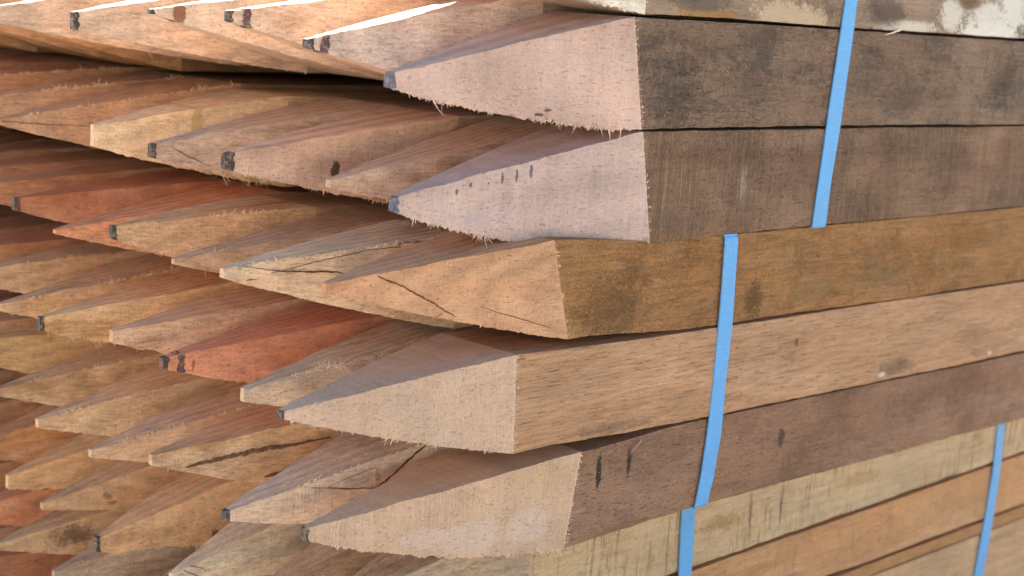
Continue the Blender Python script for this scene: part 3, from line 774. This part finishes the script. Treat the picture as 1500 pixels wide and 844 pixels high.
# ------------------------------------------------------------------ materials in use
FRESH = wood("fresh_cut_wood", ring=0.09, grain=0.22, mottle=0.09, saw=0.06, pore=0.25, hue=0.6, saw_fine=0.012, sap=0.6)
SAWN = wood("sawn_side_wood", mul=0.80, ring=0.08, grain=0.24, mottle=0.12, saw=0.14, pore=0.3, hue=0.6)
INK = ink("black_tip_ink", (66, 58, 56))
INK_BLUE = ink("blue_black_ink", (84, 90, 112))
INK_FADED = ink("faded_ink", (92, 62, 62))
FIBRE = tinted("torn_fibre", 1.35)
CRACK = plain("dark_crack", (104, 64, 46), rough=0.95, var=0.3, scale=600)
BARK = plain("dark_bark", (124, 88, 66), rough=0.9, var=0.5, scale=380, bump=0.0012)


def lspots(lst, loc):
    return [((x - loc.x * 1000) / 1000, (z - loc.z * 1000) / 1000, rx / 1000, rz / 1000, a, c, s) for (x, z, rx, rz, a, c, s) in lst]


SIDE_LOOK = {
    0: dict(ring=0.03, base=(164, 138, 116), mul=0.9, grain=0.16, blotch=0.6, blotch_col=srgb((86, 72, 64)), blotch_scale=34, flakes=0.6, hue=0.3, saw=0.08),
    1: dict(ring=0.03, base=(156, 126, 104), mul=0.95, grain=0.16, mottle=0.18, blotch=0.6, blotch_col=srgb((80, 70, 64)), blotch_scale=44, flakes=0.3, hue=0.3, saw=0.12, saw_fine=0.05, bump=0.0008),
    2: dict(ring=0.03, base=(166, 130, 104), mul=0.95, grain=0.12, mottle=0.16, blotch=0.35, blotch_col=srgb((92, 68, 54)), blotch_scale=22, flakes=0.8, hue=0.3, saw=0.14, saw_fine=0.12, bump=0.0008),
    3: dict(ring=0.02, base=(236, 172, 114), mul=1.0, grain=0.20, mottle=0.24, pore=0.75, pore_len=0.5, fur=3.2, hue=0.5, blotch=0.35, blotch_col=srgb((126, 82, 44)), blotch_scale=60, bump=0.0009, saw=0.05),
    4: dict(ring=0.03, base=(196, 150, 114), mul=0.95, grain=0.22, mottle=0.12, hue=0.3, blotch=0.12, blotch_col=srgb((120, 92, 72)), saw=0.04, pore=0.5, pore_len=0.08),
    5: dict(ring=0.03, base=(176, 132, 104), mul=0.97, bump=0.0006, grain=0.12, mottle=0.2, hue=0.3, blotch=0.4, blotch_col=srgb((108, 80, 64)), blotch_scale=40, saw=0.05, fur=0.6),
    6: dict(ring=0.03, base=(216, 184, 146), mul=0.97, grain=0.10, hue=0.5, saw=0.05, streak_v=0.75, streak_v_col=srgb((84, 72, 62)), blotch=0.3, blotch_col=srgb((158, 120, 84)), sap=0.35),
    7: dict(ring=0.03, base=(216, 160, 114), mul=0.98, grain=0.12, hue=0.4, saw=0.05, streak_v=0.2, streak_v_col=srgb((110, 80, 60)), blotch=0.3, blotch_col=srgb((172, 124, 86)), sap=0.5),
    8: dict(ring=0.03, base=(204, 148, 100), mul=0.9, grain=0.15, hue=0.5, saw=0.05),
    9: dict(ring=0.03, base=(214, 170, 130), mul=0.98, grain=0.14, hue=0.4, saw=0.08, streak_v=0.2, streak_v_col=srgb((120, 94, 76))),
}
FACE_LOOK = {
    (1, 0): dict(ring=0.10, ring_scale=22, grain=0.05, mottle=0.11, saw=0.09, pore=0.06, hue=0.25, saw_fine=0.03, sap=0.1),
    (2, 0): dict(ring=0.04, ring_scale=24, grain=0.06, mottle=0.11, saw=0.12, pore=0.06, hue=0.2, saw_fine=0.03, sap=0.15),
    (2, 2): dict(ring=0.12, ring_scale=26, grain=0.14, mottle=0.10, saw=0.12, pore=0.2, hue=0.3, saw_fine=0.015),
    (3, 0): dict(ring=0.10, ring_scale=60, grain=0.12, mottle=0.14, saw=0.04, pore=0.2, hue=0.5, saw_fine=0.03),
    (4, 0): dict(ring=0.02, grain=0.06, mottle=0.12, saw=0.08, pore=0.26, hue=0.2, pore_len=0.3, saw_fine=0.03, sap=0.1),
    (5, 0): dict(ring=0.02, grain=0.05, mottle=0.11, saw=0.12, pore=0.08, hue=0.2, saw_fine=0.05, sap=0.15),
}

# ------------------------------------------------------------------ the stakes
ROWN = ['topmost', 'second', 'third', 'fourth', 'fifth', 'sixth', 'seventh', 'eighth', 'ninth', 'tenth']
PLACE = ['front corner'] + [w_ + ' from corner' for w_ in ('second', 'third', 'fourth', 'fifth', 'sixth', 'seventh', 'eighth', 'ninth', 'tenth', 'eleventh', 'twelfth', 'thirteenth')]
SHAFT_Z = {0: ((0.0512, 0.099), (0, 0)), 1: ((0.0004, 0.0500), (0, 0)), 2: ((-0.0522, -0.0003), (0.006, 0)), 3: ((-0.0972, -0.0526), (0, 0.006)), 4: ((-0.1432, -0.0978), (-0.003, 0)), 5: ((-0.190, -0.1438), (0, -0.003)), 6: ((-0.2465, -0.1906), (0.026, 0.0)), 7: ((-0.2795, -0.2475), (0.012, 0.026)), 8: ((-0.2905, -0.281), (0.014, 0.012)), 9: ((-0.335, -0.292), (0.0, 0.014))}
STK = {}
made = {}
for row in STAKES:
    s = Stake(row)
    L, k, kw = s.L, s.k, s.kw
    STK[L, k] = s
    loc = Vector((s.loc.x, s.loc.y, s.loc.z))
    root = bpy.data.objects.new("wooden_stake", None)
    root.empty_display_size = 0.02
    root.location = loc + Vector((0, 0, ZOFF))
    COL.objects.link(root)
    root['category'] = 'stake'
    root['group'] = 'pointed wooden stakes in the pile'
    root['label'] = kw['look'] + ', ' + ROWN[L] + ' layer, ' + PLACE[k]
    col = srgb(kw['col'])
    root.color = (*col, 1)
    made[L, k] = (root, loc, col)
    fm = FRESH
    fs = FACE_SPOTS.get((L, k))
    if (L, k) in FACE_LOOK or fs:
        fm = wood("fresh_cut_wood", spots=lspots(fs or [], loc), **FACE_LOOK.get((L, k), dict(ring=0.09, grain=0.16, mottle=0.13, saw=0.10, pore=0.30, hue=0.6)))
    sm = SAWN
    if k == 0:
        sm = wood("weathered_side_wood", spots=lspots(SIDE_SPOTS.get(L, []), loc), **SIDE_LOOK[L])
    V, F = s.point_mesh()
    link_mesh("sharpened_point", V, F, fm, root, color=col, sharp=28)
    zf, sl = SHAFT_Z.get(L, (None, (0, 0))) if k == 0 else (None, (0, 0))
    V, F = s.shaft_mesh(zf, sl)
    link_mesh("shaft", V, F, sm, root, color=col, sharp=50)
    if kw.get('ink'):
        mt = INK_BLUE if (L, k) in ((1, 0), (2, 0)) else INK
        V, F = s.cap_mesh(kw['ink'] * 0.0006)
        link_mesh("inked_tip", V, F, mt, root, color=col)
        if kw.get('ink2'):
            V, F = s.cap_mesh(0.0035, 0.055)
            link_mesh("ink_band", V, F, INK_FADED, root, color=col)
    bl = s.fringe(random.Random(L * 100 + k))
    if bl.v:
        fc = srgb(kw['fbc']) if 'fbc' in kw else tuple(c * 0.5 + f for c, f in zip(col, (0.30, 0.23, 0.135)))
        link_mesh("torn_fibres", bl.v, bl.f, FIBRE, root, color=fc, smooth=False)['kind'] = 'stuff'


def build_feature(kind, L, k, pts, w, name):
    s = STK[L, k]; root, loc, col = made[L, k]
    P = [s.surf(p[0] * 0.001, p[2] * 0.001) - loc for p in pts]
    A = Vector((s.T[0], s.y, s.T[1])); Bq = Vector((s.B[0], s.y, s.B[1])); C = Vector((s.tip[0], s.y + s.w / 2, (s.tip[1] + s.tip[2]) / 2))
    N = (A - Bq).cross(C - Bq).normalized()
    if N.y > 0:
        N = -N
    V = []; F = []
    if kind == 'chunk':
        n_ = len(P)
        q = [p + N * (0.0004 + w * 0.001 * (0.3 + 0.7 * i / n_)) for i, p in enumerate(P)]
        V = [p - N * 0.002 for p in P] + q
        F = [tuple(range(n_)), tuple(range(2 * n_ - 1, n_ - 1, -1))] + [(i, (i + 1) % n_, n_ + (i + 1) % n_, n_ + i) for i in range(n_)]
        link_mesh(name, V, F, FRESH, root, smooth=False, color=tuple(c * 0.9 for c in col))
        return
    fine = []
    for i in range(len(P) - 1):
        n_ = max(2, int((P[i + 1] - P[i]).length / 0.0008))
        for j in range(n_):
            f = j / n_
            q_ = P[i].lerp(P[i + 1], f) + loc
            fine.append((s.surf(q_.x, q_.z) - loc, (w[i] + (w[i + 1] - w[i]) * f) * 0.001))
    fine.append((P[-1], w[-1] * 0.001))
    for i, (p, ww) in enumerate(fine):
        d = (fine[min(i + 1, len(fine) - 1)][0] - fine[max(i - 1, 0)][0]).normalized()
        side = N.cross(d).normalized()
        wa = ww * (0.5 + 0.35 * nz(p, 700, 1)) * (1 if kind == 'bark' else 0.6); wb = ww * (0.5 + 0.35 * nz(p, 700, 7)) * (1 if kind == 'bark' else 0.6)
        c = p + side * (nz(p, 350, 4) * ww * (0.15 if kind == 'bark' else 0.4))
        h = 0.0004 if kind == 'bark' else 0.0003
        hh = h + (0.0007 * (0.5 + nz(p, 700, 2)) if kind == 'bark' else 0.0)
        V += [c - side * wa + N * h * 0.8, c + N * hh, c + side * wb + N * h * 0.8, c - N * 0.002]
        if i:
            a = (i - 1) * 4
            for j in range(4):
                F.append((a + j, a + (j + 1) % 4, a + 4 + (j + 1) % 4, a + 4 + j))
    link_mesh(name, V, F, BARK if kind == 'bark' else CRACK, root, smooth=False)


for f_ in FEATURES:
    build_feature(*f_)


def raised_fibres(L, count, x0, x1, lmin, lmax, colour, seed, zr=(0.04, 0.98), lift=0.35):
    """the rough-sawn side of a front stake: short torn fibres lying on it"""
    s = STK[L, 0]; root, loc, col = made[L, 0]
    rng = random.Random(seed)
    B = Blades()
    for _ in range(count):
        x = rng.uniform(x0, x1)
        z = s.B[1] + (s.T[1] - s.B[1]) * rng.uniform(*zr)
        if nz((x, L, z), 70, seed) < -0.12:
            continue
        p = Vector((x, s.y - 0.0003, z)) - loc
        d = Vector((rng.choice((-1, -1, 1)) * 1.0, -rng.uniform(0.05, lift), rng.uniform(-0.8, 0.8)))
        B.add(p, d, rng.uniform(lmin, lmax), rng.uniform(0.00022, 0.0005), Vector((rng.uniform(-.6, .6), rng.uniform(0.0, 0.5), rng.uniform(-1, 1))), seg=3)
    link_mesh("raised_fibres", B.v, B.f, FIBRE, root, smooth=False, color=srgb(colour))['kind'] = 'stuff'


raised_fibres(3, 2600, -0.04, 0.30, 0.0012, 0.0045, (160, 116, 62), 5)
raised_fibres(2, 160, 0.02, 0.36, 0.0010, 0.0030, (176, 146, 120), 6)
raised_fibres(1, 220, 0.01, 0.36, 0.0010, 0.0030, (168, 142, 120), 7)
raised_fibres(4, 160, -0.06, 0.36, 0.0010, 0.0026, (200, 164, 130), 8)
raised_fibres(5, 200, -0.02, 0.36, 0.0010, 0.0026, (150, 116, 92), 9)
raised_fibres(6, 160, -0.06, 0.05, 0.0020, 0.0060, (210, 176, 120), 10, zr=(0.1, 0.9), lift=0.6)

for p0, p1, wid, colour, label in SPLINTERS:
    B = Blades()
    a = Vector(p0) * 0.001; b = Vector(p1) * 0.001
    B.add(Vector((0, 0, 0)), b - a, (b - a).length, wid * 0.001, Vector((0.12, -0.05, 0.1)), seg=6)
    o = link_mesh("wood_splinter", B.v, B.f, FIBRE, loc=a + Vector((0, 0, ZOFF)), smooth=False, color=srgb(colour))
    o['category'] = 'splinter'
    o['group'] = 'loose splinters caught on the pile'
    o['label'] = label

# ------------------------------------------------------------------ the blue straps
def make_strap_material():
    mat = bpy.data.materials.new("blue_strap_plastic")
    mat.use_nodes = True
    t = NT(mat)
    uv = t.n("ShaderNodeTexCoord").outputs['Object']
    sep = t.n("ShaderNodeSeparateXYZ"); t.l(uv, sep.inputs[0])
    rib = t.math('SINE', t.math('MULTIPLY', sep.outputs[2], 7000))
    cross = t.math('SINE', t.math('MULTIPLY', sep.outputs[0], 9000))
    dirt = t.noise(uv, 120, 4, 0.6)
    rgb = t.n("ShaderNodeRGB"); rgb.outputs[0].default_value = (*srgb((106, 180, 240)), 1)
    v = t.math('MULTIPLY_ADD', rib, 0.07, t.math('MULTIPLY_ADD', dirt, 0.4, 0.80))
    scuff = t.ramp(t.noise(t.vmath('MULTIPLY', uv, (1, 1, 0.2)), 900, 3, 0.6), 0.60, 0.72)
    dust = t.ramp(t.noise(uv, 60, 4, 0.6), 0.5, 0.75)
    c_ = t.mix(t.math('MULTIPLY', scuff, 0.35), t.scale(rgb.outputs[0], v), (0.62, 0.74, 0.86))
    c_ = t.mix(t.math('MULTIPLY', dust, 0.25), c_, (0.42, 0.40, 0.36))
    t.l(c_, t.bsdf.inputs['Base Color'])
    t.l(t.ramp(dirt, 0.3, 0.7, 0.28, 0.55), t.bsdf.inputs['Roughness'])
    t.bsdf.inputs['Specular IOR Level'].default_value = 0.45
    t.l(t.bump(t.math('ADD', rib, t.math('MULTIPLY', cross, 0.5)), 0.00008), t.bsdf.inputs['Normal'])
    return mat


STRAP = make_strap_material()
for label, pts in STRAPS:
    # pts: list of (left point, right point) in mm down the strap, already on its face
    th = 0.0007
    fine = []
    for (a, b), (c, d) in zip(pts[:-1], pts[1:]):
        a, b, c, d = (Vector(v) * 0.001 for v in (a, b, c, d))
        n_ = max(1, int((c - a).length / 0.006))
        for i in range(n_):
            fine.append((a.lerp(c, i / n_), b.lerp(d, i / n_)))
    fine.append((Vector(pts[-1][0]) * 0.001, Vector(pts[-1][1]) * 0.001))
    base = fine[0][0].copy()
    V = []; F = []
    for i, (a, b) in enumerate(fine):
        a = a + Vector((0, nz(a, 30, 3) * 0.0003, 0)); b = b + Vector((0, nz(b, 30, 3) * 0.0003, 0))
        t0 = fine[max(0, i - 1)][0]; t1 = fine[min(len(fine) - 1, i + 1)][0]
        nrm = (b - a).cross(t1 - t0).normalized()
        if nrm.y > 0.2 or (abs(nrm.y) <= 0.2 and i > 0 and nrm.dot(last) < 0):
            nrm = -nrm
        last = nrm
        V += [a - base, b - base, b - base - nrm * th, a - base - nrm * th]
        if i:
            k0 = (i - 1) * 4
            for j in range(4):
                F.append((k0 + j, k0 + (j + 1) % 4, k0 + 4 + (j + 1) % 4, k0 + 4 + j))
    F.append((0, 1, 2, 3)); e = len(V) - 4; F.append((e + 3, e + 2, e + 1, e))
    o = link_mesh("packing_strap", V, F, STRAP, loc=base + Vector((0, 0, ZOFF)), smooth=False)
    o['category'] = 'strap'
    o['group'] = 'blue packing straps round the bundles'
    o['label'] = label
